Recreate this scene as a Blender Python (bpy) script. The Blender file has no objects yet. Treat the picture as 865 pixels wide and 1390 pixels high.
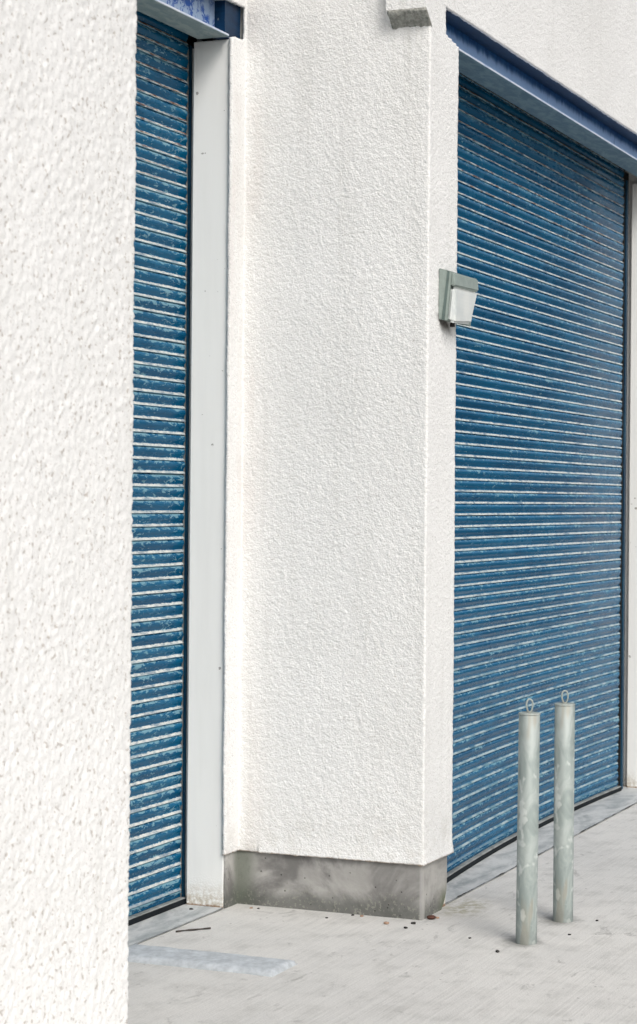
import bpy, bmesh, math, random
import numpy as np
from math import radians, sin, cos, pi, atan2, sqrt, hypot
from mathutils import Vector, Matrix, noise
random.seed(7)
SC = bpy.context.scene
COL = SC.collection

# ------------------------------------------------------------------ plan (metres; +X runs along the facade, -Y is the street)
XC, YB, YA = 7.758, 2.787, 3.585          # corner of the far pier, facade plane, recessed bay plane
XN = 5.297                                # edge of the near pier
JB = 8.097                                # near edge of the right-hand opening
BX, BY = 7.764, 3.3                       # origin of the building

# ------------------------------------------------------------------ node helpers
class NT:
    def __init__(s, name):
        s.m = bpy.data.materials.new(name); s.m.use_nodes = True
        s.t = s.m.node_tree; s.t.nodes.clear()
        s.out = s.n('ShaderNodeOutputMaterial'); s.b = s.n('ShaderNodeBsdfPrincipled')
        s.l(s.b.outputs[0], s.out.inputs[0])
        s.pos = s.n('ShaderNodeNewGeometry').outputs['Position']
    def n(s, k, **kw):
        x = s.t.nodes.new(k)
        for a, v in kw.items(): setattr(x, a, v)
        return x
    def l(s, a, b): s.t.links.new(a, b)
    def setin(s, sock, v):
        if hasattr(v, 'links') or hasattr(v, 'is_output'): s.l(v, sock)
        else: sock.default_value = v
    def math(s, op, a, b=0.0, c=0.0):
        x = s.n('ShaderNodeMath', operation=op)
        s.setin(x.inputs[0], a); s.setin(x.inputs[1], b); s.setin(x.inputs[2], c)
        return x.outputs[0]
    def map(s, v, scale=(1, 1, 1), loc=(0, 0, 0)):
        x = s.n('ShaderNodeMapping'); s.l(v, x.inputs[0])
        x.inputs['Scale'].default_value = scale; x.inputs['Location'].default_value = loc
        return x.outputs[0]
    def noise(s, v, scale, detail=2.0, rough=.5, dist=0.0):
        x = s.n('ShaderNodeTexNoise'); s.l(v, x.inputs['Vector'])
        x.inputs['Scale'].default_value = scale; x.inputs['Detail'].default_value = detail
        x.inputs['Roughness'].default_value = rough; x.inputs['Distortion'].default_value = dist
        return x.outputs[0]
    def voro(s, v, scale, feat='F1', rnd=1.0):
        x = s.n('ShaderNodeTexVoronoi', feature=feat); s.l(v, x.inputs['Vector'])
        x.inputs['Scale'].default_value = scale; x.inputs['Randomness'].default_value = rnd
        return x.outputs['Distance']
    def ramp(s, f, a, b, lo=0.0, hi=1.0):
        x = s.n('ShaderNodeMapRange', interpolation_type='SMOOTHSTEP')
        s.l(f, x.inputs[0]); x.inputs[1].default_value = a; x.inputs[2].default_value = b
        x.inputs[3].default_value = lo; x.inputs[4].default_value = hi
        return x.outputs[0]
    def mix(s, f, a, b):
        x = s.n('ShaderNodeMix', data_type='RGBA')
        s.setin(x.inputs[0], f)
        for k, v in ((6, a), (7, b)):
            if isinstance(v, tuple): x.inputs[k].default_value = (*v, 1)
            else: s.l(v, x.inputs[k])
        return x.outputs[2]
    def bump(s, h, strength, dist, prev=None):
        x = s.n('ShaderNodeBump'); x.inputs['Strength'].default_value = strength
        x.inputs['Distance'].default_value = dist; s.l(h, x.inputs['Height'])
        if prev: s.l(prev, x.inputs['Normal'])
        return x.outputs[0]
    def xyz(s, v):
        x = s.n('ShaderNodeSeparateXYZ'); s.l(v, x.inputs[0]); return x.outputs
    def fin(s, col, rough=.8, nrm=None, metal=0.0, spec=.5):
        if isinstance(col, tuple): s.b.inputs['Base Color'].default_value = (*col, 1)
        else: s.l(col, s.b.inputs['Base Color'])
        s.setin(s.b.inputs['Roughness'], rough); s.setin(s.b.inputs['Metallic'], metal)
        s.b.inputs['Specular IOR Level'].default_value = spec
        if nrm: s.l(nrm, s.b.inputs['Normal'])
        return s.m

def box_mask(t, c, lo, hi, soft):          # 1 between lo and hi
    a = t.ramp(c, lo - soft, lo + soft); b = t.ramp(c, hi - soft, hi + soft, 1, 0)
    return t.math('MULTIPLY', a, b)

# ------------------------------------------------------------------ materials
def m_render():
    t = NT('pebble_dash_paint'); p = t.pos; X, Y, Z = t.xyz(p)
    v1 = t.voro(p, 120, 'F1'); n1 = t.noise(p, 190, 2, .6); n2 = t.noise(p, 85, 2, .5)
    h = t.math('ADD', t.math('MULTIPLY', v1, -.5), t.math('ADD', t.math('MULTIPLY', n1, .7), t.math('MULTIPLY', n2, .8)))
    big = t.noise(p, 1.3, 4, .6); mid = t.noise(p, 9, 3, .6)
    col = t.mix(t.ramp(big, .35, .7), (.83, .828, .815), (.79, .788, .772))
    stk = t.ramp(t.noise(t.map(p, (7, 7, .45), (2, 0, 1)), 1.5, 4, .65), .50, .72)
    col = t.mix(t.math('MULTIPLY', stk, .30), col, (.66, .655, .63))
    blo = t.math('MULTIPLY', box_mask(t, Y, 2.80, 2.955, .03), t.math('MULTIPLY', t.ramp(Z, 2.9, 3.5), t.ramp(t.noise(t.map(p, (1, 22, .8)), 1.5, 3), .4, .65)))
    col = t.mix(t.math('MULTIPLY', blo, .28), col, (.50, .50, .46))
    spl = t.math('MULTIPLY', t.ramp(Z, .22, .55, 1, 0), t.ramp(t.noise(p, 16, 4, .7), .42, .7))
    col = t.mix(t.math('MULTIPLY', t.math('MULTIPLY', spl, .35), t.ramp(X, 7, 7.1)), col, (.56, .54, .49))
    # grime caught in the pits of the aggregate
    near = t.ramp(X, 5.5, 6.5, 1.0, 0.0)
    p1 = t.math('MAXIMUM', t.math('MULTIPLY', t.ramp(t.noise(t.map(p, (1, 1, 1), (3, 1, 7)), 60, 2, .6), .60, .68), near), t.math('MULTIPLY', t.ramp(t.noise(t.map(p, (1, 1, 1), (3, 1, 7)), 75, 2, .6), .655, .73), .8))
    p2 = t.ramp(t.noise(t.map(p, (1, 1, 1), (9, 4, 2)), 120, 2, .6), .58, .70)
    col = t.mix(t.math('MULTIPLY', p1, t.math('ADD', t.math('MULTIPLY', near, .12), .46)), col, (.29, .235, .19))
    col = t.mix(t.math('MULTIPLY', p2, .38), col, (.42, .41, .385))
    # rusty-pink weathering in the recessed corner
    cor = t.math('MULTIPLY', t.ramp(Y, 3.40, 3.585, 0, 1), t.ramp(t.noise(t.map(p, (1, 1, .25)), 9, 4, .65), .42, .68))
    col = t.mix(t.math('MULTIPLY', cor, .20), col, (.58, .49, .45))
    # mould smudge running down from the lamp
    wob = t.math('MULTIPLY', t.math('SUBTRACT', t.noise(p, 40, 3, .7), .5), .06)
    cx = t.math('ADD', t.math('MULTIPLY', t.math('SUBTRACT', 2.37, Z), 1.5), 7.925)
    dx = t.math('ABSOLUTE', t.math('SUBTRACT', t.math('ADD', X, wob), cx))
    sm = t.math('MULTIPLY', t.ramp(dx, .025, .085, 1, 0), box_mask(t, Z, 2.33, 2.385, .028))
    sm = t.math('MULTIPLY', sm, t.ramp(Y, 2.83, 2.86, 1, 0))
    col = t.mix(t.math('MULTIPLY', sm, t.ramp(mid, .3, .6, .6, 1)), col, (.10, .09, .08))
    # damp line of dirt on the drip edge
    ed = t.math('MULTIPLY', t.math('MULTIPLY', t.ramp(t.math('ADD', Z, t.math('MULTIPLY', wob, .25)), .216, .223, 1, 0), .85), t.ramp(X, 7, 7.1))
    col = t.mix(ed, col, (.36, .27, .19))
    bs = t.n('ShaderNodeBump'); bs.inputs['Distance'].default_value = .0055; t.l(h, bs.inputs['Height'])
    t.l(t.ramp(X, 5.5, 6.5, .09, .66), bs.inputs['Strength']); nr = bs.outputs[0]
    return t.fin(col, .85, nr, spec=.3)

def m_smooth_white():
    t = NT('smooth_white_plaster'); p = t.pos; X, Y, Z = t.xyz(p)
    st = t.noise(t.map(p, (5, 5, .5)), 3, 4, .6)
    col = t.mix(t.ramp(st, .35, .75), (.84, .845, .825), (.80, .805, .785))
    sp = t.ramp(t.noise(p, 33, 2, .5), .735, .77)
    col = t.mix(t.math('MULTIPLY', sp, .8), col, (.25, .24, .22))
    lo = t.math('MULTIPLY', t.ramp(Z, .0, .12, 1, 0), t.ramp(t.noise(p, 45, 4, .7), .35, .62))
    col = t.mix(lo, col, (.50, .45, .37))
    lo2 = t.ramp(t.math('ADD', Z, t.math('MULTIPLY', t.noise(p, 60, 3, .7), .016)), .012, .022, 1, 0)
    col = t.mix(lo2, col, (.27, .17, .10))
    nr = t.bump(t.noise(t.map(p, (1, 1, .3)), 60, 3, .6), .15, .002)
    nr = t.bump(t.math('MULTIPLY', t.noise(p, 130, 2, .5), t.ramp(Z, .05, .16, 1, 0)), .6, .005, nr)
    return t.fin(col, .6, nr, spec=.3)

def m_plinth():
    t = NT('plinth_concrete'); p = t.pos; X, Y, Z = t.xyz(p)
    n = t.noise(p, 3.2, 5, .65, .6); f = t.noise(p, 40, 4, .7)
    col = t.mix(t.ramp(n, .36, .62), (.18, .175, .168), (.44, .43, .41))
    col = t.mix(t.ramp(f, .5, .75, 0, .35), col, (.15, .15, .135))
    # pale trowelled patches
    w = t.math('MULTIPLY', t.math('SUBTRACT', t.noise(p, 14, 3, .6), .5), .05)
    for y0, y1, z0, z1 in ((3.225, 3.325, .10, .175), (3.01, 3.18, .085, .185)):
        m = t.math('MULTIPLY', box_mask(t, t.math('ADD', Y, w), y0, y1, .014), box_mask(t, t.math('ADD', Z, w), z0, z1, .014))
        col = t.mix(t.math('MULTIPLY', m, .6), col, (.40, .39, .37))
    # algae and splash dirt near the ground
    zz = t.math('ADD', Z, t.math('MULTIPLY', t.noise(p, 7, 4, .7), .10))
    low = t.ramp(zz, .07, .15, 1, 0)
    col = t.mix(t.math('MULTIPLY', low, .75), col, (.10, .105, .095))
    sp = t.math('MULTIPLY', t.ramp(t.noise(p, 70, 3, .6), .56, .64), t.ramp(zz, .08, .2, 1, 0))
    col = t.mix(t.math('MULTIPLY', sp, .5), col, (.33, .33, .28))
    gr = t.math('MULTIPLY', t.ramp(X, 7.93, 8.05), t.ramp(Z, .13, .03, 0, 1))
    col = t.mix(t.math('MULTIPLY', gr, .55), col, (.13, .17, .07))
    gc = t.math('MULTIPLY', t.ramp(t.math('ABSOLUTE', t.math('SUBTRACT', Y, 3.57)), .01, .09, 1, 0), t.ramp(n, .3, .6, .3, 1))
    col = t.mix(t.math('MULTIPLY', t.math('MULTIPLY', gc, .65), t.ramp(X, 7.69, 7.76)), col, (.085, .11, .075))
    ce = t.math('MULTIPLY', t.ramp(t.math('ABSOLUTE', t.math('SUBTRACT', Y, 2.795)), .004, .014, 1, 0), t.ramp(X, 7.80, 7.79, 0, 1))
    col = t.mix(t.math('MULTIPLY', ce, .6), col, (.46, .45, .43))
    fac = t.math('MULTIPLY', t.ramp(X, 7.775, 7.785), t.ramp(Z, .03, .12))
    col = t.mix(t.math('MULTIPLY', fac, .45), col, (.42, .41, .385))
    hole = t.ramp(t.voro(p, 26), .07, .12, 1, 0)
    col = t.mix(t.math('MULTIPLY', hole, .7), col, (.04, .04, .035))
    nr = t.bump(t.math('ADD', f, t.math('MULTIPLY', hole, -1)), .35, .004)
    return t.fin(col, .85, nr, spec=.25)

def m_grey_render():
    t = NT('bare_grey_render'); p = t.pos
    f = t.noise(p, 70, 3, .65)
    col = t.mix(t.ramp(f, .3, .7), (.22, .225, .20), (.42, .42, .385))
    return t.fin(col, .9, t.bump(t.math('ADD', f, t.noise(p, 30, 2)), .8, .012), spec=.2)

def m_slats(name, p0, worn, yA=False, CROWN_LIGHT=.6, LW=.05):
    """paint on the curtain: bare scuffed lips, chalky patches and a painted sky highlight on the curved faces"""
    t = NT(name); p = t.pos; X, Y, Z = t.xyz(p)
    ph = t.math('FRACT', t.math('DIVIDE', t.math('SUBTRACT', Z, p0), PITCH))   # 0 at the lip of a slat, 1 under the one above
    sn = t.math('FLOOR', t.math('DIVIDE', t.math('SUBTRACT', Z, p0), PITCH))
    cmb = t.n('ShaderNodeCombineXYZ'); t.l(X, cmb.inputs[0]); t.l(t.math('MULTIPLY', sn, 3.7), cmb.inputs[1]); t.l(Z, cmb.inputs[2])
    q = cmb.outputs[0]
    base = t.mix(t.ramp(t.noise(t.map(q, (.6, 1, 1)), 2, 3, .6), .35, .65), (.001, .066, .148), (.002, .094, .195))
    # chalked film of faded paint
    ck = t.noise(t.map(q, (2.2, 1, 12)), 2.2, 4, .65)
    base = t.mix(t.ramp(ck, .50, .78, 0, .35), base, (.03, .185, .33))
    base = t.mix(t.math('MULTIPLY', t.ramp(ph, .62, .93), t.math('MULTIPLY', t.ramp(ck, .3, .6, .3, CROWN_LIGHT), t.ramp(Z, .3, 1.7, .35, 1))), base, (.05, .23, .44))  # sky highlight on each slat's upper bulge, painted in as paler blue
    # scraped patches showing pale primer, different on every slat
    sc = t.noise(t.map(q, (14, 1, 42)), 1.6, 4, .72, .6)
    area = t.noise(t.map(q, (1.5, 1, 1)), 2.0, 2, .5)
    th = t.math('SUBTRACT', .84 - worn, t.math('MULTIPLY', area, .30))
    up = t.math('MULTIPLY', t.ramp(ph, .55, .97), .17)
    d = t.math('ADD', t.math('SUBTRACT', sc, th), up)
    m = t.ramp(d, .0, .035)
    base = t.mix(t.math('MULTIPLY', m, .7), base, (.22, .39, .45))
    # lip band rubbed to bare grey metal
    jag = t.math('MULTIPLY', t.math('SUBTRACT', t.noise(t.map(q, (30, 1, 30)), 1.5, 3, .7), .5), .20 if yA else .13)
    lip = t.ramp(t.math('ADD', ph, jag), .11 + LW, .16 + LW, 1, 0)
    keep = t.ramp(t.noise(t.map(q, (5, 1, 30)), 2, 4, .7), .36, .52)
    lipc = t.mix(t.ramp(t.noise(p, 35, 3, .7), .35, .7), (.64, .65, .61), (.36, .41, .43))
    if not yA: lipc = t.mix(t.ramp(Z, .6, 1.7, .95, 0), lipc, t.mix(t.ramp(t.noise(t.map(q, (3, 1, 3)), 3, 3), .36, .60), (.11, .22, .28), (.33, .42, .45)))
    rust = t.math('MULTIPLY', t.ramp(t.noise(t.map(q, (6, 1, 40)), 3, 3, .7), .44, .58), t.ramp(Z, 2.7, 3.15))
    lipc = t.mix(rust, lipc, (.17, .075, .035))
    base = t.mix(t.math('MULTIPLY', lip, t.math('MULTIPLY', t.ramp(keep, 0, 1, .5 if yA else .4, 1), t.ramp(Z, .03, .12, .35, 1))), base, lipc)
    rg = t.math('ADD', .20, t.math('MULTIPLY', t.math('MAXIMUM', m, lip), .35))
    rg = t.math('ADD', rg, t.ramp(ck, .4, .75, 0, .18))
    nr = t.bump(t.noise(t.map(q, (6, 1, 40)), 3, 4, .6), .10, .003)
    return t.fin(base, rg, nr, spec=.09)

def m_blue_steel(name, col, chalk, amt, rough=.42, zfade=None, zscale=(2, 2, 9)):
    t = NT(name); p = t.pos; X, Y, Z = t.xyz(p)
    a = t.noise(t.map(p, zscale), 3, 5, .7, .5)
    c = t.mix(t.ramp(a, .5 - amt, .62), col, chalk)
    if zfade:
        fl = t.noise(p, 24, 5, .75, .6)
        c2 = t.mix(t.ramp(fl, .47, .54), chalk, (.012, .07, .30))
        reg = t.ramp(t.noise(t.map(p, (1, 1, 1.6)), 5, 2, .5), .43, .6, 0, 1)
        c = t.mix(reg, chalk, c2)
    if name.startswith('chalky'):
        dz = t.math('ADD', Z, t.math('MULTIPLY', t.math('SUBTRACT', t.noise(t.map(p, (9, 1, 2)), 2.5, 4, .7), .5), .06))
        c = t.mix(t.ramp(dz, 3.583, 3.616, .92, 0), c, (.30, .46, .72))
        c = t.mix(t.math('MULTIPLY', t.ramp(t.noise(t.map(p, (14, 1, 1)), 2, 2), .66, .72), .7), c, (.04, .10, .32))
    sp = t.ramp(t.noise(p, 50, 3, .7), .66, .74)
    c = t.mix(t.math('MULTIPLY', sp, .5), c, (.20, .22, .22))
    return t.fin(c, rough, t.bump(t.noise(p, 60, 3, .6), .12, .003), spec=.2)

def m_plain(name, col, rough=.5, metal=0.0, var=.25, sc=12, bump=.1, spec=.3):
    t = NT(name); p = t.pos
    f = t.noise(p, sc, 4, .65)
    c = t.mix(t.ramp(f, .3, .7), tuple(v * (1 - var) for v in col), tuple(min(1, v * (1 + var)) for v in col))
    return t.fin(c, rough, t.bump(t.noise(p, 90, 3), bump, .002), metal, spec)

def m_ground():
    t = NT('brushed_concrete'); p = t.pos; X, Y, Z = t.xyz(p)
    big = t.noise(p, .9, 5, .6); mid = t.noise(p, 7, 5, .65)
    br = t.noise(t.map(p, (1.2, 60, 1)), 1.5, 3, .6); fine = t.noise(p, 150, 2, .6)
    col = t.mix(t.ramp(big, .3, .7), (.67, .655, .625), (.57, .56, .54))
    col = t.mix(t.ramp(mid, .42, .75, 0, .55), col, (.37, .365, .345))
    col = t.mix(t.ramp(br, .35, .65, 0, .35), col, (.74, .725, .69))
    # drifted dirt marks, elongated
    sm = t.ramp(t.noise(t.map(p, (3.5, 7, 1), (4, 2, 0)), 1.6, 6, .72, .8), .57, .70)
    col = t.mix(t.math('MULTIPLY', sm, .55), col, (.24, .235, .225))
    spk = t.ramp(t.voro(p, 17), .055, .10, 1, 0)
    spm = t.ramp(t.noise(p, 3.1, 2), .5, .6)
    col = t.mix(t.math('MULTIPLY', t.math('MULTIPLY', spk, spm), .7), col, (.10, .095, .085))
    # darker ragged rings on the concrete round the feet of the bollards
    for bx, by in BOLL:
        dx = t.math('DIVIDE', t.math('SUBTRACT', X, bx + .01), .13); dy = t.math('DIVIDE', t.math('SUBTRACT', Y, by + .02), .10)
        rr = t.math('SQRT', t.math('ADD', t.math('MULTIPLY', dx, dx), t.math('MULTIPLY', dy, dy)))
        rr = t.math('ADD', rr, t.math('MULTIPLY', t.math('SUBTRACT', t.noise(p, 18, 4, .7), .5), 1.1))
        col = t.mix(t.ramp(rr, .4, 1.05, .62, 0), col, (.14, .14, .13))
    # damp moss line along the pier foot
    mo = t.math('MULTIPLY', box_mask(t, X, 7.93, 8.25, .08), box_mask(t, t.math('ADD', Y, t.math('MULTIPLY', mid, .1)), 2.70, 2.86, .05))
    col = t.mix(t.math('MULTIPLY', mo, t.ramp(t.noise(p, 25, 4, .7), .4, .6, 0, .6)), col, (.24, .22, .11))
    col = t.mix(t.ramp(fine, .35, .7, 0, .22), col, (.30, .30, .29))
    h = t.math('ADD', t.math('MULTIPLY', br, .7), t.math('MULTIPLY', fine, .35))
    nr = t.bump(h, .6, .004)
    return t.fin(col, .85, nr, spec=.25)

def m_threshold():
    t = NT('trowelled_concrete'); p = t.pos
    mid = t.noise(t.map(p, (3, 7, 1)), 1.2, 5, .7, .5); f = t.noise(p, 60, 3, .6)
    col = t.mix(t.ramp(mid, .38, .68), (.56, .57, .565), (.30, .325, .33))
    col = t.mix(t.ramp(f, .6, .72, 0, .4), col, (.22, .22, .21))
    return t.fin(col, .7, t.bump(f, .2, .003), spec=.3)

def m_galv():
    t = NT('galvanised_steel')
    tc = t.n('ShaderNodeTexCoord').outputs['Object']
    a = t.noise(t.map(tc, (1, 1, .45)), 14, 4, .6, .8); b = t.voro(t.map(tc, (1, 1, .6)), 30); c = t.noise(tc, 70, 3, .6)
    col = t.mix(t.ramp(a, .35, .66), (.26, .305, .29), (.40, .44, .42))
    sp = t.ramp(t.noise(t.map(tc, (1, 1, .7), (2, 5, 1)), 26, 2, .5), .60, .70)
    col = t.mix(t.math('MULTIPLY', sp, .55), col, (.66, .69, .66))
    col = t.mix(t.ramp(b, .0, .5, .18, 0), col, (.2, .24, .23))
    z = t.xyz(tc)[2]
    st = t.math('MULTIPLY', t.ramp(t.noise(t.map(tc, (1, 1, .25), (1, 1, 3.3)), 15, 2, .5), .62, .70), .4)
    col = t.mix(st, col, (.33, .27, .19))
    lo = t.ramp(t.math('ADD', z, t.math('MULTIPLY', c, .04)), .02, .10, .45, 0)
    col = t.mix(lo, col, (.17, .19, .18))
    return t.fin(col, .56, t.bump(c, .12, .003), metal=.2)

def m_diffuser():
    t = NT('prismatic_diffuser'); p = t.pos
    x = t.n('ShaderNodeTexWave', wave_type='BANDS', bands_direction='X'); t.l(p, x.inputs[0]); x.inputs['Scale'].default_value = 22
    y = t.n('ShaderNodeTexWave', wave_type='BANDS', bands_direction='Z'); t.l(p, y.inputs[0]); y.inputs['Scale'].default_value = 22
    h = t.math('ADD', x.outputs[1], y.outputs[1])
    col = t.mix(t.ramp(t.noise(p, 9, 3, .6), .35, .7), (.78, .80, .77), (.66, .70, .69))
    t.b.inputs['Transmission Weight'].default_value = .12
    t.b.inputs['Coat Weight'].default_value = .3
    return t.fin(col, .32, t.bump(h, .04, .002), spec=.5)

PITCH = .0528
BOLL = [(7.536, 2.297), (7.994, 2.287)]
P0A, P0B = .0585, .0525
M = dict(
    render=m_render(), smooth=m_smooth_white(), plinth=m_plinth(), grey=m_grey_render(),
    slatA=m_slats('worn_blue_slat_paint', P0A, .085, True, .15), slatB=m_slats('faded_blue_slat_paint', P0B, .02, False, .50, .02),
    webB=m_blue_steel('chalky_blue_beam_paint', (.01, .07, .22), (.03, .13, .32), .1, .45, zscale=(9, 2, 1.5)),
    webA=m_blue_steel('flaking_blue_beam_paint', (.02, .07, .3), (.27, .36, .50), .1, .5, zfade=True),
    navy=m_blue_steel('navy_beam_paint', (.001, .016, .048), (.002, .026, .07), .1, .45),
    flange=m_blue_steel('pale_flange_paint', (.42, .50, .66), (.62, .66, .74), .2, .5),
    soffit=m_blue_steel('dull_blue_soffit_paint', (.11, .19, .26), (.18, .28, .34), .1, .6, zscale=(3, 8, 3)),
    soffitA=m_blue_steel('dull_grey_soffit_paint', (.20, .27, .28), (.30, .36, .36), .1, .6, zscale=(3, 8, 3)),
    guide=m_blue_steel('navy_guide_paint', (.001, .026, .060), (.006, .05, .095), .1, .5, zscale=(6, 6, 1)),
    rail=m_plain('dark_bottom_rail', (.009, .012, .015), .7, 0, .3, 8, .1, .12),
    ledge=m_plain('scuffed_rail_edge', (.30, .31, .30), .5, .3, .3, 14),
    black=m_plain('dark_interior', (.008, .008, .009), .9),
    ground=m_ground(), thresh=m_threshold(), galv=m_galv(),
    lampgrey=m_plain('grey_green_lamp_casting', (.27, .32, .295), .45, .1, .10, 25),
    lampdark=m_plain('dark_lamp_gasket', (.11, .15, .14), .5, 0, .15, 25),
    diff=m_diffuser(), rubber=m_plain('black_rubber', (.015, .013, .012), .6),
    stone=m_plain('dark_grit', (.035, .033, .03), .8, 0, .4, 60), stone2=m_plain('tan_grit', (.36, .24, .17), .8, 0, .3, 60),
    bark=m_plain('dry_twig', (.06, .05, .045), .8, 0, .4, 60), leaf=m_plain('dead_leaf', (.085, .035, .025), .7, 0, .4, 60),
    palekerb=m_plain('pale_blue_grey_kerb_paint', (.46, .49, .515), .7, 0, .16, 28, .5),
    added_asphalt=m_plain('added_asphalt', (.055, .055, .058), .85, 0, .3, 30, .4),
    joint=m_plain('joint_dirt', (.05, .048, .042), .9, 0, .5, 40), roof=m_plain('roof_felt', (.08, .08, .085), .9),
)

# ------------------------------------------------------------------ object helpers
def thing(name, label, cat, loc, rotz=0, group=None):
    o = bpy.data.objects.new(name, None); COL.objects.link(o); o.empty_display_size = .1
    o.location = loc; o.rotation_euler = (0, 0, rotz); o['label'] = label; o['category'] = cat
    if group: o['group'] = group
    return o

def link(name, me, mat, parent=None, org=(0, 0, 0), smooth=False):
    """mesh data is given in world metres; org is the world position of the top-level object"""
    if any(org): me.transform(Matrix.Translation(-Vector(org)))
    o = bpy.data.objects.new(name, me); COL.objects.link(o)
    if mat: me.materials.append(mat)
    if parent is not None: o.parent = parent
    if smooth:
        me.polygons.foreach_set('use_smooth', [True] * len(me.polygons))
    return o

def from_bm(name, bm, mat, parent=None, org=(0, 0, 0), smooth=False, angle=None):
    bmesh.ops.recalc_face_normals(bm, faces=bm.faces)
    if angle:
        for e in bm.edges:
            e.smooth = len(e.link_faces) == 2 and e.calc_face_angle(0) < radians(angle)
        smooth = True
    me = bpy.data.meshes.new(name); bm.to_mesh(me); bm.free()
    return link(name, me, mat, parent, org, smooth)

def add_box(bm, x0, x1, y0, y1, z0, z1, bevel=0, seg=2):
    r = bmesh.ops.create_cube(bm, size=1)
    vs = r['verts']
    for v in vs:
        v.co = Vector((x0 + (v.co.x + .5) * (x1 - x0), y0 + (v.co.y + .5) * (y1 - y0), z0 + (v.co.z + .5) * (z1 - z0)))
    if bevel:
        es = list({e for v in vs for e in v.link_edges})
        bmesh.ops.bevel(bm, geom=es, offset=bevel, segments=seg, affect='EDGES', profile=.5)

def boxes(name, lst, mat, parent=None, org=(0, 0, 0), bevel=0):
    bm = bmesh.new()
    for b in lst: add_box(bm, *b, bevel=bevel)
    return from_bm(name, bm, mat, parent, org)

def add_prism(bm, prof, axis, a, b):
    """prof: list of 2D points in the plane normal to axis; extruded from a to b"""
    def P(u, v, w): return {'x': (w, u, v), 'y': (u, w, v), 'z': (u, v, w)}[axis]
    A = [bm.verts.new(P(u, v, a)) for u, v in prof]; B = [bm.verts.new(P(u, v, b)) for u, v in prof]
    n = len(prof)
    for i in range(n): bm.faces.new((A[i], A[(i + 1) % n], B[(i + 1) % n], B[i]))
    bm.faces.new(A); bm.faces.new(B[::-1])

def add_tube(bm, pts, r, n=10, closed=False):
    rings = []
    N = len(pts)
    up = None
    for i, p in enumerate(pts):
        p = Vector(p)
        a = Vector(pts[(i - 1) % N] if (closed or i) else pts[0]); b = Vector(pts[(i + 1) % N] if (closed or i < N - 1) else pts[-1])
        d = (b - a).normalized()
        if up is None: up = d.orthogonal().normalized()
        up = (up - d * up.dot(d)).normalized(); s = d.cross(up)
        rr = r[i] if isinstance(r, (list, tuple)) else r
        rings.append([bm.verts.new(p + (up * cos(2 * pi * k / n) + s * sin(2 * pi * k / n)) * rr) for k in range(n)])
    for i in range(N if closed else N - 1):
        A, B = rings[i], rings[(i + 1) % N]
        for k in range(n): bm.faces.new((A[k], A[(k + 1) % n], B[(k + 1) % n], B[k]))
    if not closed: bm.faces.new(rings[0][::-1]); bm.faces.new(rings[-1])

def add_lathe(bm, prof, c=(0, 0), n=48):
    rings = [[bm.verts.new((c[0] + r * cos(2 * pi * k / n), c[1] + r * sin(2 * pi * k / n), z)) for k in range(n)] for r, z in prof]
    for A, B in zip(rings, rings[1:]):
        for k in range(n): bm.faces.new((A[k], A[(k + 1) % n], B[(k + 1) % n], B[k]))
    bm.faces.new(rings[0][::-1]); bm.faces.new(rings[-1])

# ------------------------------------------------------------------ SETTING
def struct(o): o['kind'] = 'structure'; return o
bm = bmesh.new()
for v in [(-60, -80, 0), (90, -80, 0), (90, 60, 0), (-60, 60, 0)]: bm.verts.new(v)
bm.faces.new(bm.verts); struct(from_bm('ground', bm, M['ground']))

def sheet(name, x0, x1, y0, y1, z, mat):
    bm = bmesh.new()
    bm.faces.new([bm.verts.new(v) for v in ((x0, y0, z), (x1, y0, z), (x1, y1, z), (x0, y1, z))])
    return struct(from_bm(name, bm, mat))
def unseen_asphalt():  # out-of-view road surface added so the shutters reflect darker ground
    bm = bmesh.new()
    for (x0, x1, y0, y1) in ((-60, 90, -80, -2.2), (14.5, 90, -2.2, 60)):
        bm.faces.new([bm.verts.new(v) for v in ((x0, y0, .004), (x1, y0, .004), (x1, y1, .004), (x0, y1, .004))])
    bmesh.ops.remove_doubles(bm, verts=bm.verts, dist=.001)
    struct(from_bm('unseen_asphalt', bm, M['added_asphalt']))
unseen_asphalt()
sheet('threshold_slab', 5.46, 7.645, 3.594, 4.0, .004, M['thresh'])
sheet('threshold_slab', 8.06, 11.90, 2.812, 3.3, .004, M['thresh'])

def joint(x0, x1, y, w):
    bm = bmesh.new(); n = int((x1 - x0) / .02); pa = []
    for i in range(n + 1):
        x = x0 + (x1 - x0) * i / n
        k = max(0.0008, w * (.5 + 1.3 * noise.noise((x * 9, y, 0)) + .9 * noise.noise((x * 31, y, 5))))
        yy = y + .003 * noise.noise((x * 4, 7, y)) + .002 * noise.noise((x * 25, 3, y))
        pa.append((bm.verts.new((x, yy - k, .0075)), bm.verts.new((x, yy + k, .0075))))
    for a, b in zip(pa, pa[1:]): bm.faces.new((a[0], b[0], b[1], a[1]))
    struct(from_bm('slab_joint', bm, M['joint']))
joint(8.055, 13.0, 2.812, .0042)
joint(6.3, 7.63, 3.592, .0010)

# ------------------------------------------------------------------ BUILDING
ORG = (BX, BY, 0)
bld = thing('industrial_building', 'white pebble-dashed industrial unit with two tall faded blue roller shutters and grey concrete plinth', 'building', ORG)

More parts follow.
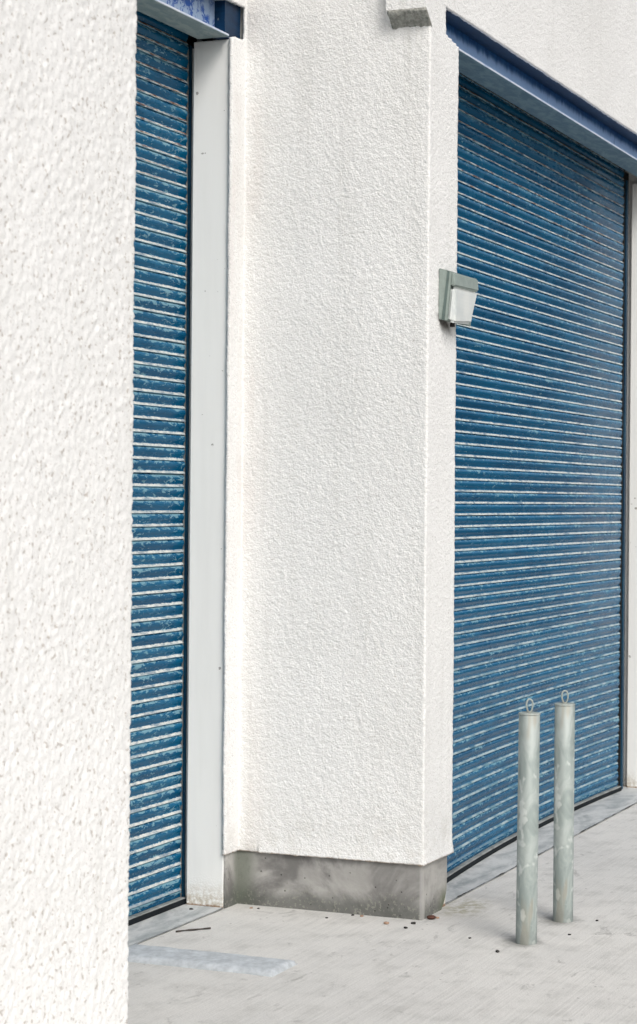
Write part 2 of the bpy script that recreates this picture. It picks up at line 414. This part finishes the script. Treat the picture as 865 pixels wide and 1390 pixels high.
def grid_wall(name, path, z0, z1, dz, cut, disp, thick, bell=None, wmax=1.0):
    """render coat: a fine grid along a plan polyline [(x, y, step)], with rounded arrises, cut(x, y, z) removes faces"""
    P = []
    for (xa, ya, st), (xb, yb, _) in zip(path, path[1:]):
        L = hypot(xb - xa, yb - ya); n = max(1, round(L / st))
        for i in range(n): P.append((xa + (xb - xa) * i / n, ya + (yb - ya) * i / n))
    P.append(path[-1][:2])
    P = np.array(P)
    if disp:                                    # soften the arrises a little
        Q = P.copy(); Q[1:-1] = (P[:-2] + P[2:] + 2 * P[1:-1]) / 4
        keep = np.hypot(*(Q - P).T) < .02; P[keep] = Q[keep]
    zs = np.linspace(z0, z1, int(round((z1 - z0) / dz)) + 1)
    nc, nr = len(P), len(zs)
    # outward normals (to the right of the travel direction)
    T = np.zeros_like(P); T[1:-1] = P[2:] - P[:-2]; T[0] = P[1] - P[0]; T[-1] = P[-1] - P[-2]
    T /= np.linalg.norm(T, axis=1)[:, None]; Nn = np.stack([T[:, 1], -T[:, 0]], 1)
    V = np.zeros((nr, nc, 3)); V[:, :, 0] = P[:, 0]; V[:, :, 1] = P[:, 1]; V[:, :, 2] = zs[:, None]
    if bell is not None:
        k = np.clip(1 - (zs - bell) / .09, 0, 1) ** 2 * .009
        Nn[P[:, 1] > 3.5] = 0
        V[:, :, 0] += k[:, None] * Nn[:, 0]; V[:, :, 1] += k[:, None] * Nn[:, 1]
    idx = np.arange(nr * nc).reshape(nr, nc)
    q = np.stack([idx[:-1, :-1], idx[:-1, 1:], idx[1:, 1:], idx[1:, :-1]], -1)
    C = (V[:-1, :-1] + V[1:, 1:]) / 2
    ok = ~cut(C[..., 0], C[..., 1], C[..., 2])
    q = q[ok]
    used = np.unique(q); rm = np.full(nr * nc, -1); rm[used] = np.arange(len(used))
    q = rm[q]; vv = V.reshape(-1, 3)[used]
    me = bpy.data.meshes.new(name)
    me.vertices.add(len(vv)); me.vertices.foreach_set('co', vv.ravel())
    me.loops.add(q.size); me.loops.foreach_set('vertex_index', q.ravel())
    me.polygons.add(len(q)); me.polygons.foreach_set('loop_start', np.arange(0, q.size, 4)); me.polygons.foreach_set('loop_total', np.full(len(q), 4))
    me.update(calc_edges=True); me.validate()
    o = link(name, me, M['render'], bld, ORG, True)
    if disp:
        for nm, ty, sc, st in disp:
            tx = bpy.data.textures.new(nm, 'CLOUDS'); tx.noise_scale = sc; tx.noise_depth = 1; tx.noise_basis = ty; tx.contrast = 1.4
            d = o.modifiers.new(nm, 'DISPLACE'); d.texture = tx; d.strength = st; d.mid_level = .5
            d.vertex_group = 'relief'
        vg = o.vertex_groups.new(name='relief')
        x, y, z = vv[:, 0], vv[:, 1], vv[:, 2]
        wt = np.ones(len(vv)) * wmax
        if bell is not None:
            wt[y < 2.86] *= .75
            wt *= np.clip((z - bell) / .05, .15, 1)
            e = (y < 2.86) & (x > 7.93); wt[e] *= np.clip(np.minimum(np.abs(z[e] - 3.628), 9) / .05, .08, 1)
            e = (y > 3.5) & (x < 7.70) & (z < 3.66); wt[e] *= np.clip((x[e] - 7.636) / .05, .12, 1)
            e = (y > 3.5) & (z > 3.60); wt[e] *= np.clip((z[e] - 3.643) / .05, .1, 1)
        else:
            wt *= np.where(x > XN - .012, 1, .05)
        qz = np.round(wt * 12).astype(int)
        for k in np.unique(qz): vg.add(np.nonzero(qz == k)[0].tolist(), float(k) / 12, 'REPLACE')
    s = o.modifiers.new('coat', 'SOLIDIFY'); s.thickness = thick; s.offset = -1
    return o

DZ = .0065
DISP = [('coarse_aggregate', 'ORIGINAL_PERLIN', .0115, .0050), ('trowel_waves', 'ORIGINAL_PERLIN', .35, .005)]
DISPN = [('coarse_aggregate', 'ORIGINAL_PERLIN', .013, .0085), ('trowel_waves', 'ORIGINAL_PERLIN', .35, .005)]
TOP = 5.4
def cut_far(x, y, z):
    c = (y < 2.95) & (x > JB) & (z < 3.628)                                        # opening of the right-hand door
    c |= (y < 2.86) & (x > 7.942) & (x <= JB) & (z < 3.628) & (z > 3.514 - (x - 7.942) * .13)   # beam pocket
    a = (y > 3.5) & (x < 7.75)
    c |= a & (x < 7.636) & (z < 3.643)                                              # opening of the left-hand door
    c |= a & (x >= 7.636) & (z < 3.643) & (z > 3.503 + (x - 7.636) * .08)
    return c
w = grid_wall('wall', [(XN + .0, YA, .03), (7.636, YA, .0065), (XC, YA, .0065), (XC, YB, .0065), (JB, YB, .014), (11.88, YB, .03), (13.4, YB, .03)],
          .218, 4.6, DZ, lambda x, y, z: cut_far(x, y, z) & ~((y < 2.95) & (x > 11.88)), DISP, .014, bell=.218)
w['label'] = 'white pebble-dashed far pier and wall above the doors'
# top band above the photograph's frame, coarse
boxes('upper_wall', [(XC, 13.4, YB + .004, YB + .25, 4.6, TOP), (XN, XC, YA + .004, YA + .2, 4.6, TOP), (XC + .002, XC + .2, YB + .25, YA + .004, 4.6, TOP),
                     (-8, XN - .004, YB + .004, YB + .25, 4.6, TOP), (XN - .2, XN - .004, YB + .25, YA, 4.6, TOP)], M['render'], bld, ORG)
w2 = grid_wall('wall', [(-8, YB, .25), (3.9, YB, .03), (4.3, YB, .007), (XN, YB, .0065), (XN, YB + .09, .03), (XN, YA, .03)],
          .02, 4.6, .0075, lambda x, y, z: x < -99, DISPN, .018)
w2['label'] = 'rough white render of the near pier with brown specks'
# masonry cores behind the render coat (closed volumes, set back from it)
Q = .0235
boxes('masonry_core', [
    (XC + Q, JB - .005, YB + Q, YA + .25, 0, 3.49), (XC + Q, JB - .005, YB + .16, YA + .25, 3.49, 4.6),
    (7.66 + Q, XC + Q, YA + Q + .01, YA + .25, 0, 3.48), (JB - .005, 13.4, YB + .26, YB + .40, 3.75, 4.6), (JB - .005, 13.4, YB + Q, YB + .255, 3.67, 4.6),
    (XN, XC + Q, YA + .16, YA + .25, 3.80, 4.6), (XN, XC + Q, YA + Q, YA + .155, 3.68, 4.6),
    (-8, XN - Q, YB + Q, YA + .25, 0, 4.6), (11.90, 13.4, YB + Q, YA + .25, 0, 3.66)], M['smooth'], bld, ORG)
boxes('interior_wall', [(-8, 13.4, 4.3, 4.4, 0, TOP), (XN, 13.4, YA + .26, 4.3, 4.0, 4.1)], M['black'], bld, ORG)
boxes('roof', [(-8.1, 13.5, YB - .05, 12, TOP, TOP + .12)], M['roof'], bld, ORG)
# smooth reveals
def post(x0, x1, y0, y1, z1, lab):
    bm = bmesh.new(); add_box(bm, x0, x1, y0, y1, 0.002, z1, bevel=.003)
    o = from_bm('door_post', bm, M['smooth'], bld, ORG); o['label'] = lab; return o
post(7.645, 7.775, 3.601, 3.764, 3.4975, 'smooth off-white post beside the left shutter')
post(11.865, 11.99, YB + .004, 3.022, 3.486, 'smooth off-white post beside the right shutter')
post(5.33, 5.46, 3.590, 3.764, 3.492, 'smooth off-white post hidden behind the near pier')
for b in [(7.775, 7.80, 3.764, 4.25, 0, 3.49), (11.99, 12.1, 3.02, 4.25, 0, 3.49), (5.30, 5.33, 3.7, 4.25, 0, 3.49)]: boxes('wall_return', [b], M['smooth'], bld, ORG)

# plinth: solid, 8 mm behind the render, worn round its foot
def plinth():
    bm = bmesh.new()
    path = [(7.650, YA + .008), (XC + .008, YA + .008), (XC + .008, YB + .008), (8.062, YB + .008), (8.066, YB + .03), (8.066, YA + .14), (7.79, YA + .14), (7.650, YA + .14)]
    pts = []
    for i, (a, b) in enumerate(zip(path, path[1:] + path[:1])):
        L = hypot(b[0] - a[0], b[1] - a[1]); n = max(1, round(L / .02))
        for k in range(n): pts.append((a[0] + (b[0] - a[0]) * k / n, a[1] + (b[1] - a[1]) * k / n))
    rows = []
    for j in range(13):
        z = .224 * j / 12; row = []
        for x, y in pts:
            ox = noise.noise((x * 12, y * 12, z * 12)) * .0025
            xx, yy = x + ox, y + ox
            if x > 8.0:
                c = max(0, 1 - z / .1) ** 2 * .014 * min(1, (x - 8.0) / .06)
                xx -= c; yy += c * (1 if y < 3 else 0)
            row.append(bm.verts.new((xx, yy, z)))
        rows.append(row)
    n = len(pts)
    for A, B in zip(rows, rows[1:]):
        for k in range(n): bm.faces.new((A[k], A[(k + 1) % n], B[(k + 1) % n], B[k]))
    bm.faces.new(rows[-1])
    o = from_bm('plinth', bm, M['plinth'], bld, ORG, angle=50); o['label'] = 'stained grey concrete plinth under the far pier'
plinth()

# corner block high on the pier, sloping bare underside
bm = bmesh.new()
prof = [(7.700, 3.566), (7.704, 3.566), (XC + .004, 3.512), (XC + .004, 4.6), (7.700, 4.6)]
add_prism(bm, [(u, v) for u, v in prof], 'y', YB - .001, 2.955)
bmesh.ops.subdivide_edges(bm, edges=bm.edges[:], cuts=3, use_grid_fill=True)
for v in bm.verts: v.co += Vector((noise.noise(v.co * 30), noise.noise(v.co * 30 + Vector((5, 0, 0))), noise.noise(v.co * 30 + Vector((0, 5, 0))))) * .003
o = from_bm('corner_block', bm, M['render'], bld, ORG)
bm = bmesh.new()
NX, NY = 10, 22; g = []
for i in range(NX + 1):
    for j in range(NY + 1):
        u, v = i / NX, j / NY
        x = 7.698 + (7.764 - 7.698) * u; y = YB - .003 + .163 * v
        z = 3.566 - .054 * u
        d = .009 * noise.noise((x * 60, y * 60, 1)) + .006 * noise.noise((x * 25, y * 25, 4))
        g.append((x, y, z - .006 + d))
W = [[bm.verts.new(g[i * (NY + 1) + j]) for j in range(NY + 1)] for i in range(NX + 1)]
U = [[bm.verts.new((g[i * (NY + 1) + j][0], g[i * (NY + 1) + j][1], 3.566 - .054 * i / NX + .004)) for j in range(NY + 1)] for i in range(NX + 1)]
for i in range(NX):
    for j in range(NY):
        bm.faces.new((W[i][j], W[i + 1][j], W[i + 1][j + 1], W[i][j + 1])); bm.faces.new((U[i][j], U[i][j + 1], U[i + 1][j + 1], U[i + 1][j]))
for i in range(NX):
    for j in (0, NY): bm.faces.new((W[i][j], W[i + 1][j], U[i + 1][j], U[i][j]))
for j in range(NY):
    for i in (0, NX): bm.faces.new((W[i][j], W[i][j + 1], U[i][j + 1], U[i][j]))
u = from_bm('block_underside', bm, M['grey'], o, smooth=True)
u.data.transform(Matrix.Translation(-Vector(ORG)))

# lintel beams: recessed web, projecting bottom flange, top flange over it
def beam(x0, x1, yf, z, ztop, webin, flw, mw, ms, lab, fx1=None):
    bm = bmesh.new(); add_box(bm, x0, x1, yf + webin, yf + webin + .012, z + .010, ztop + .018)
    web = from_bm('lintel_beam', bm, M[mw], bld, ORG); web['label'] = lab
    fx1 = fx1 or x1
    f = boxes('bottom_flange', [(x0 + .0 if fx1 == x1 else x0, fx1, yf + .0015, yf + flw, z + .0025, z + .0095)], M['flange'], web); f.data.transform(Matrix.Translation(-Vector(ORG)))
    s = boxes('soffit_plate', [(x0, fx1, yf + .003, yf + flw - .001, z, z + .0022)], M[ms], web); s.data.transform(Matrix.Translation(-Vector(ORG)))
    t = boxes('top_flange', [(x0, x1, yf + .014, yf + webin - .002, ztop + .002, ztop + .014)], M['navy' if mw == 'webB' else 'soffitA'], web); t.data.transform(Matrix.Translation(-Vector(ORG)))
    return web
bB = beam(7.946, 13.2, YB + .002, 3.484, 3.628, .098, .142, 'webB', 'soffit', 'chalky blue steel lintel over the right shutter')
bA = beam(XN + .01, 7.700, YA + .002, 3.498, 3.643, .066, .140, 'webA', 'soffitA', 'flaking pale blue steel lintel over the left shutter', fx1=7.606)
bm = bmesh.new(); add_box(bm, 7.606, 7.752, YA + .022, YA + .075, 3.5, 3.655)
o = from_bm('end_plate', bm, M['navy'], bA); o.data.transform(Matrix.Translation(-Vector(ORG))); o['label'] = 'deep navy end plate'

# roller shutters
def curtain(name, x0, x1, y0, p0, nsl, mat, bow, lab):
    # profile of one slat, (out, dz) from lip upward
    pr = [(-.004, -.0022), (.0075, -.0016), (.0088, .0004), (.0082, .0035), (.0035, .0085), (.0005, .0125), (.0015, .0170), (.0058, .0235), (.0085, .0305), (.0092, .0365), (.0080, .0425), (.0048, .0475), (-.001, .0500), (-.004, .0502)]
    nx = int((x1 - x0) / .09)
    V = []; F = []
    rows = 0
    for s in range(nsl):
        jz = random.uniform(-.0009, .0009); tilt = random.uniform(-.0012, .0012); jo = random.uniform(-.0012, .0012)
        for (o, dz) in pr:
            for i in range(nx + 1):
                f = i / nx; x = x0 + (x1 - x0) * f
                z = p0 + s * PITCH + dz + jz + tilt * (f - .5)
                wv = .0016 * noise.noise((x * 1.3, s * 1.7, 0)) + .0011 * noise.noise((x * 5, s * 3.1, 2))
                V.append((x, y0 - o - jo + wv + bow(x, z), z))
            rows += 1
    k = len(pr)
    for r in range(rows - 1):
        for i in range(nx):
            a = r * (nx + 1) + i
            F.append((a, a + 1, a + nx + 2, a + nx + 1))
    me = bpy.data.meshes.new(name); me.from_pydata(V, [], F); me.update()
    return me, lab

def shutter(lab, x0, x1, y0, p0, nsl, mat, bow, gx):
    me, _ = curtain('roller_shutter', x0, x1, y0, p0, nsl, mat, bow, lab)
    o = link('roller_shutter', me, M[mat], bld, ORG, True); o['label'] = lab
    o.data.set_sharp_from_angle(angle=radians(38))
    # bottom bar following the bow of the curtain
    def strip(nm, prof, mt):
        bm = bmesh.new(); n = 30; R = []
        for i in range(n + 1):
            x = x0 + (x1 - x0) * i / n
            R.append([bm.verts.new((x, y0 - q + bow(x, z), z)) for q, z in prof])
        m_ = len(prof)
        for A, B in zip(R, R[1:]):
            for k in range(m_): bm.faces.new((A[k], A[(k + 1) % m_], B[(k + 1) % m_], B[k]))
        bm.faces.new(R[0]); bm.faces.new(R[-1][::-1])
        s = from_bm(nm, bm, mt, o); s.data.transform(Matrix.Translation(-Vector(ORG))); return s
    strip('bottom_slat', [(.004, .031), (.006, p0 - .010), (.010, p0 - .0085), (.010, p0 - .006), (.002, p0 - .003), (-.006, p0 - .003), (-.006, .031)], M[mat])
    strip('bottom_rail', [(.030, .005), (.031, .024), (.028, .0265), (-.01, .0265), (-.01, .005)], M['rail'])
    strip('rail_edge', [(.005, .027), (.029, .027), (.024, .0305), (.006, .0315)], M['ledge'])
    for (a, b, side) in gx:
        bm = bmesh.new()
        # C-shaped guide with a lip towards the street and a dark throat
        s = side
        x_in, x_out = (a, b)
        add_box(bm, min(x_in, x_in + s * .032), max(x_in, x_in + s * .032), y0 - .012, y0 - .004, .002, 3.49)
        g = from_bm('guide_rail', bm, M['guide'], o); g.data.transform(Matrix.Translation(-Vector(ORG)))
        g = boxes('guide_throat', [(min(x_in - s * .02, x_out), max(x_in - s * .02, x_out), y0 + .012, y0 + .02, .002, 3.56)], M['black'], o); g.data.transform(Matrix.Translation(-Vector(ORG)))
    return o
def bowB(x, z):
    d = -.075 * ((x - 10.5) / 1.9) ** 2 if x < 10.5 else -.03 * ((x - 10.5) / 1.2) ** 2
    return (d + .035) * max(0, 1 - z / 1.4) ** 1.3
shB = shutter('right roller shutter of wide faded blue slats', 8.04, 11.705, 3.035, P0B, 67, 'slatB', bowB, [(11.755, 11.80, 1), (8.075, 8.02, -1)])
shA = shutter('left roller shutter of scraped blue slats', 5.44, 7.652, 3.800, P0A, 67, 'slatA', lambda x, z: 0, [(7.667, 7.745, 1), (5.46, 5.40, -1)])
boxes('shutter_housing', [(8.0, 11.86, 3.10, 3.12, 3.40, 3.9), (5.4, 7.76, 3.86, 3.88, 3.40, 3.9), (8.0, 11.9, 2.94, 2.95, 3.50, 3.9), (5.4, 7.76, 3.735, 3.745, 3.51, 3.9)], M['black'], bld, ORG)
for b in [(11.70, 11.98, 3.050, 3.06, 0, 3.55), (7.74, 7.775, 3.815, 3.825, 0, 3.55)]: boxes('gap_shade', [b], M['black'], bld, ORG)  # black sheets standing in for the shade in the gap beside the guides

# ------------------------------------------------------------------ WALL LIGHT
LO = (7.875, YB - .004, 2.46)
lamp = thing('wall_light', 'grey-green bulkhead lamp with a milky diffuser, fixed to the pier edge beside the right shutter', 'wall light', LO)
def loc(o): o.data.transform(Matrix.Translation(-Vector(LO))); return o
xl, xr = 7.875, 8.213
def hexa(bm, back, front, bevel=0, seg=2):
    """back/front: 4 corners (x, y, z) TL TR BR BL"""
    A = [bm.verts.new(p) for p in back]; B = [bm.verts.new(p) for p in front]
    fs = [bm.faces.new(A[::-1]), bm.faces.new(B)]
    for i in range(4): fs.append(bm.faces.new((A[i], A[(i + 1) % 4], B[(i + 1) % 4], B[i])))
    if bevel:
        es = list({e for f in fs for e in f.edges}); bmesh.ops.bevel(bm, geom=es, offset=bevel, segments=seg, affect='EDGES')
yw = YB - .001
xl, xr = 7.874, 8.172
def part(name, bk, fr, mat, bev=0, seg=2, ang=None):
    bm = bmesh.new(); hexa(bm, bk, fr, bev, seg); return loc(from_bm(name, bm, M[mat], lamp, angle=ang))
def sec(dt, db, zt, zb, il=0, ir=0): return [(xl + il, yw - dt, zt), (xr - ir, yw - dt, zt), (xr - ir, yw - db, zb), (xl + il, yw - db, zb)]
part('back_box', sec(0, 0, 2.572, 2.369), sec(.036, .013, 2.563, 2.367), 'lampgrey', .003)
part('gasket', sec(.0355, .0125, 2.560, 2.368, .003, .003), sec(.046, .026, 2.557, 2.367, .003, .003), 'lampdark')
part('bezel', sec(.0455, .0255, 2.560, 2.364), sec(.054, .036, 2.557, 2.362, .001, .001), 'lampgrey', .002)
part('hood', sec(.0535, .049, 2.5565, 2.500, .001, .001), [(xl + .003, yw - .066, 2.551), (xr - .001, yw - .066, 2.556), (xr - .001, yw - .070, 2.505), (xl + .003, yw - .070, 2.499)], 'lampgrey', .005, 3, 30)
part('diffuser', [(xl + .002, yw - .048, 2.4985), (xr - .002, yw - .048, 2.5045), (xr - .03, yw - .034, 2.366), (xl + .002, yw - .034, 2.360)], [(xl + .004, yw - .069, 2.4985), (xr - .002, yw - .069, 2.5045), (xr - .082, yw - .066, 2.366), (xl + .018, yw - .066, 2.351)], 'diff', .011, 5, 60)
bm = bmesh.new(); add_lathe(bm, [(.009, 2.345), (.010, 2.347), (.010, 2.360), (.007, 2.362), (.007, 2.368)], (7.965, yw - .028), 16)
loc(from_bm('cable_gland', bm, M['rubber'], lamp, angle=40))

# ------------------------------------------------------------------ BOLLARDS
def make_bollard():
    t = thing('bollard', '', 'bollard', (0, 0, 0), 0, 'galvanised bollards in front of the right shutter')
    bm = bmesh.new(); add_lathe(bm, [(.0395, -.01), (.0395, .846), (.0385, .8475)], n=56); from_bm('post', bm, M['galv'], t, angle=40)
    bm = bmesh.new(); add_lathe(bm, [(.0380, .8476), (.0408, .8486), (.0412, .852), (.0400, .8545), (.036, .8558)], n=56); from_bm('cap', bm, M['galv'], t, angle=40)
    bm = bmesh.new(); pts = []
    for k in range(28):
        a = 2 * pi * k / 28
        wd = .0115 * (1 + .25 * sin(a))
        pts.append((wd * cos(a), 0, .8795 + .0255 * sin(a)))
    add_tube(bm, pts, .0034, 10, True); from_bm('lifting_eye', bm, M['galv'], t, smooth=True)
    bm = bmesh.new(); bmesh.ops.create_uvsphere(bm, u_segments=16, v_segments=8, radius=.0075, matrix=Matrix.Translation((0, 0, .856)) @ Matrix.Diagonal((1, 1, .5, 1)))
    from_bm('weld', bm, M['galv'], t, smooth=True)
    return t
b0 = make_bollard()
def copy_tree(o, parent=None):
    c = o.copy(); COL.objects.link(c)
    if parent: c.parent = parent
    for ch in list(o.children): copy_tree(ch, c)
    return c
b1 = copy_tree(b0)
b0.location = (*BOLL[0], 0); b0.rotation_euler = (0, radians(.33), radians(-62)); b0.scale = (1, 1, 1.006)
b1.location = (*BOLL[1], 0); b1.rotation_euler = (0, 0, radians(-75))
b0['label'] = 'nearer galvanised steel bollard with a brownish stain, left of the pair'
b1['label'] = 'farther galvanised steel bollard, right of the pair and closer to the shutter'

# ------------------------------------------------------------------ SHALLOW KERB STRIP beside the near pier
KO = (6.70, 3.0, 0)
def kerb():
    bm = bmesh.new(); NXk, NYk = 16, 90
    def zt(u, v):
        e = min(1, u / .12, (1 - u) / .12, v / .02, (1 - v) / .02)
        return .018 * (max(e, 0) ** .5)
    G = []
    for i in range(NXk + 1):
        row = []
        for j in range(NYk + 1):
            u, v = i / NXk, j / NYk
            x = 6.63 + .215 * u; y = 2.93 + .65 * v
            x += .006 * noise.noise((y * 8, i > 8, 0)) + (.004 * noise.noise((y * 40, i > 8, 3)) if i in (0, NXk) else 0)
            row.append(bm.verts.new((x, y, .0015 + zt(u, v) + .003 * noise.noise((x * 20, y * 20, 0)) * (0 < i < NXk))))
        G.append(row)
    for i in range(NXk):
        for j in range(NYk): bm.faces.new((G[i][j], G[i + 1][j], G[i + 1][j + 1], G[i][j + 1]))
    base = [G[0][0], *[G[i][0] for i in range(1, NXk + 1)], *[G[NXk][j] for j in range(1, NYk + 1)], *[G[i][NYk] for i in range(NXk - 1, -1, -1)], *[G[0][j] for j in range(NYk - 1, 0, -1)]]
    bot = [bm.verts.new((v.co.x, v.co.y, -.02)) for v in base]
    for k in range(len(base)): bm.faces.new((base[k], bot[k], bot[(k + 1) % len(base)], base[(k + 1) % len(base)]))
    bm.faces.new(bot)
    o = from_bm('kerb_strip', bm, M['palekerb'], None, KO, angle=50); o.location = KO
    o['label'] = 'shallow pale blue-grey kerb strip on the concrete at the bottom left'; o['category'] = 'kerb'
kerb()

# ------------------------------------------------------------------ SMALL LITTER
def pebble(x, y, r, mat, label, name='pebble', cat='pebble', flat=.6, group='small stones on the concrete'):
    bm = bmesh.new(); bmesh.ops.create_icosphere(bm, subdivisions=2, radius=r)
    sd = Vector((x * 91, y * 57, r * 999))
    for v in bm.verts:
        v.co *= 1 + .45 * noise.noise(v.co / r * .9 + sd); v.co.z *= flat; v.co.x *= 1.25
    mz = min(v.co.z for v in bm.verts)
    for v in bm.verts: v.co.z -= mz + .0015
    o = from_bm(name, bm, mat, None, angle=35); o.location = (x, y, 0); o.rotation_euler = (0, 0, random.random() * 6)
    o['label'] = label; o['category'] = cat
    if group: o['group'] = group
D, T = M['stone'], M['stone2']
pebble(7.685, 2.800, .0085, D, 'dark stone touching the near corner of the grey plinth')
pebble(7.595, 2.800, .0075, D, 'dark stone a hand from the plinth corner, in front of it')
pebble(7.640, 2.895, .0095, T, 'tan stone in front of the plinth left of its corner')
pebble(7.735, 3.035, .0065, T, 'small tan stone against the right half of the plinth foot')
pebble(7.740, 3.075, .0060, D, 'small dark stone against the right half of the plinth foot')
pebble(7.648, 3.150, .0055, D, 'tiny dark stone out from the middle of the plinth')
pebble(7.560, 3.70, .0085, D, 'dark stone on the slab by the foot of the left shutter')
pebble(7.83, 2.755, .0100, T, 'pale stone under the street side of the plinth corner', flat=.4)
pebble(7.80, 2.765, .0150, M['leaf'], 'dark red-brown curled dead leaf at the street side of the plinth', 'dead_leaf', 'leaf', .55, None)
pebble(7.70, 3.50, .0060, T, 'small tan stone in the recessed corner of the plinth')
pebble(7.705, 3.47, .0050, D, 'small dark stone in the recessed corner of the plinth')
pebble(7.335, 2.345, .0075, D, 'dark stone just left of the nearer bollard foot')
pebble(7.745, 2.19, .0055, D, 'small dark stone between the feet of the bollards')
pebble(7.525, 2.515, .0050, D, 'small dark stone between the plinth and the nearer bollard')
pebble(8.05, 2.165, .0055, D, 'tiny dark stone at the foot of the farther bollard')
pebble(8.17, 1.98, .0050, D, 'tiny dark stone to the right of the bollards')
bm = bmesh.new()
tp = []
for k in range(14):
    f = k / 13; x = 7.149 + .112 * f; y = 3.562 - .090 * f
    tp.append((x - 7.2 + .002 * sin(f * 9), y - 3.517 + .002 * sin(f * 6), .004 + .001 * sin(pi * f)))
add_tube(bm, tp, [.0032 * (.7 + .5 * abs(cos(k * .5))) for k in range(14)], 7)
o = from_bm('twig', bm, M['bark'], None, smooth=True); o.location = (7.2, 3.517, 0)
o['label'] = 'thin dark twig lying on the concrete in front of the left shutter'; o['category'] = 'twig'

# ------------------------------------------------------------------ CAMERA
F, CX, HY, H = 2850.0, 432.5, 677.6, 1.65
TH = atan2(1625 - 432.5, F)
cam = bpy.data.cameras.new('camera'); co = bpy.data.objects.new('camera', cam); COL.objects.link(co); SC.camera = co
cam.sensor_fit = 'VERTICAL'; cam.sensor_height = 36; cam.sensor_width = 36
cam.lens = F / 1390 * 36
rho = radians(.5)
fwd = Vector((cos(TH), sin(TH), 0)); rt = Vector((sin(TH), -cos(TH), 0)); up = Vector((0, 0, 1))
# image axes rolled: world-up appears tilted clockwise by rho
r2 = rt * cos(rho) + up * sin(rho); u2 = -rt * sin(rho) + up * cos(rho)
Mx = Matrix((( r2.x, u2.x, -fwd.x), (r2.y, u2.y, -fwd.y), (r2.z, u2.z, -fwd.z))).to_4x4()
Mx.translation = Vector((0, 0, H)); co.matrix_world = Mx
cam.shift_y = (HY - 695) / 1390; cam.shift_x = 0
cam.clip_start = .05; cam.clip_end = 500
cam.dof.use_dof = True; cam.dof.focus_distance = 8.6; cam.dof.aperture_fstop = 5.6

# ------------------------------------------------------------------ LIGHT
SD = Vector((-.68, -.70, .85)).normalized()
wd = bpy.data.worlds.new('World'); SC.world = wd; wd.use_nodes = True
nt = wd.node_tree; nt.nodes.clear()
sk = nt.nodes.new('ShaderNodeTexSky'); sk.sky_type = 'NISHITA'; sk.sun_disc = False
sk.sun_elevation = math.asin(SD.z); sk.sun_rotation = atan2(SD.x, SD.y)
sk.air_density = 1.0; sk.dust_density = 4.0; sk.ozone_density = 1.0
hs = nt.nodes.new('ShaderNodeHueSaturation'); hs.inputs['Saturation'].default_value = .32
bg = nt.nodes.new('ShaderNodeBackground'); bg.inputs[1].default_value = .112
ow = nt.nodes.new('ShaderNodeOutputWorld')
nt.links.new(sk.outputs[0], hs.inputs['Color']); nt.links.new(hs.outputs[0], bg.inputs[0]); nt.links.new(bg.outputs[0], ow.inputs[0])
sl = bpy.data.lights.new('sun', 'SUN'); sl.energy = .95; sl.angle = radians(22); sl.color = (1, .965, .92)
so = bpy.data.objects.new('sun', sl); COL.objects.link(so); so.rotation_euler = SD.to_track_quat('Z', 'Y').to_euler()

SC.view_settings.view_transform = 'Standard'; SC.view_settings.look = 'None'
SC.view_settings.gamma = 1; SC.view_settings.exposure = .45; SC.view_settings.use_curve_mapping = False
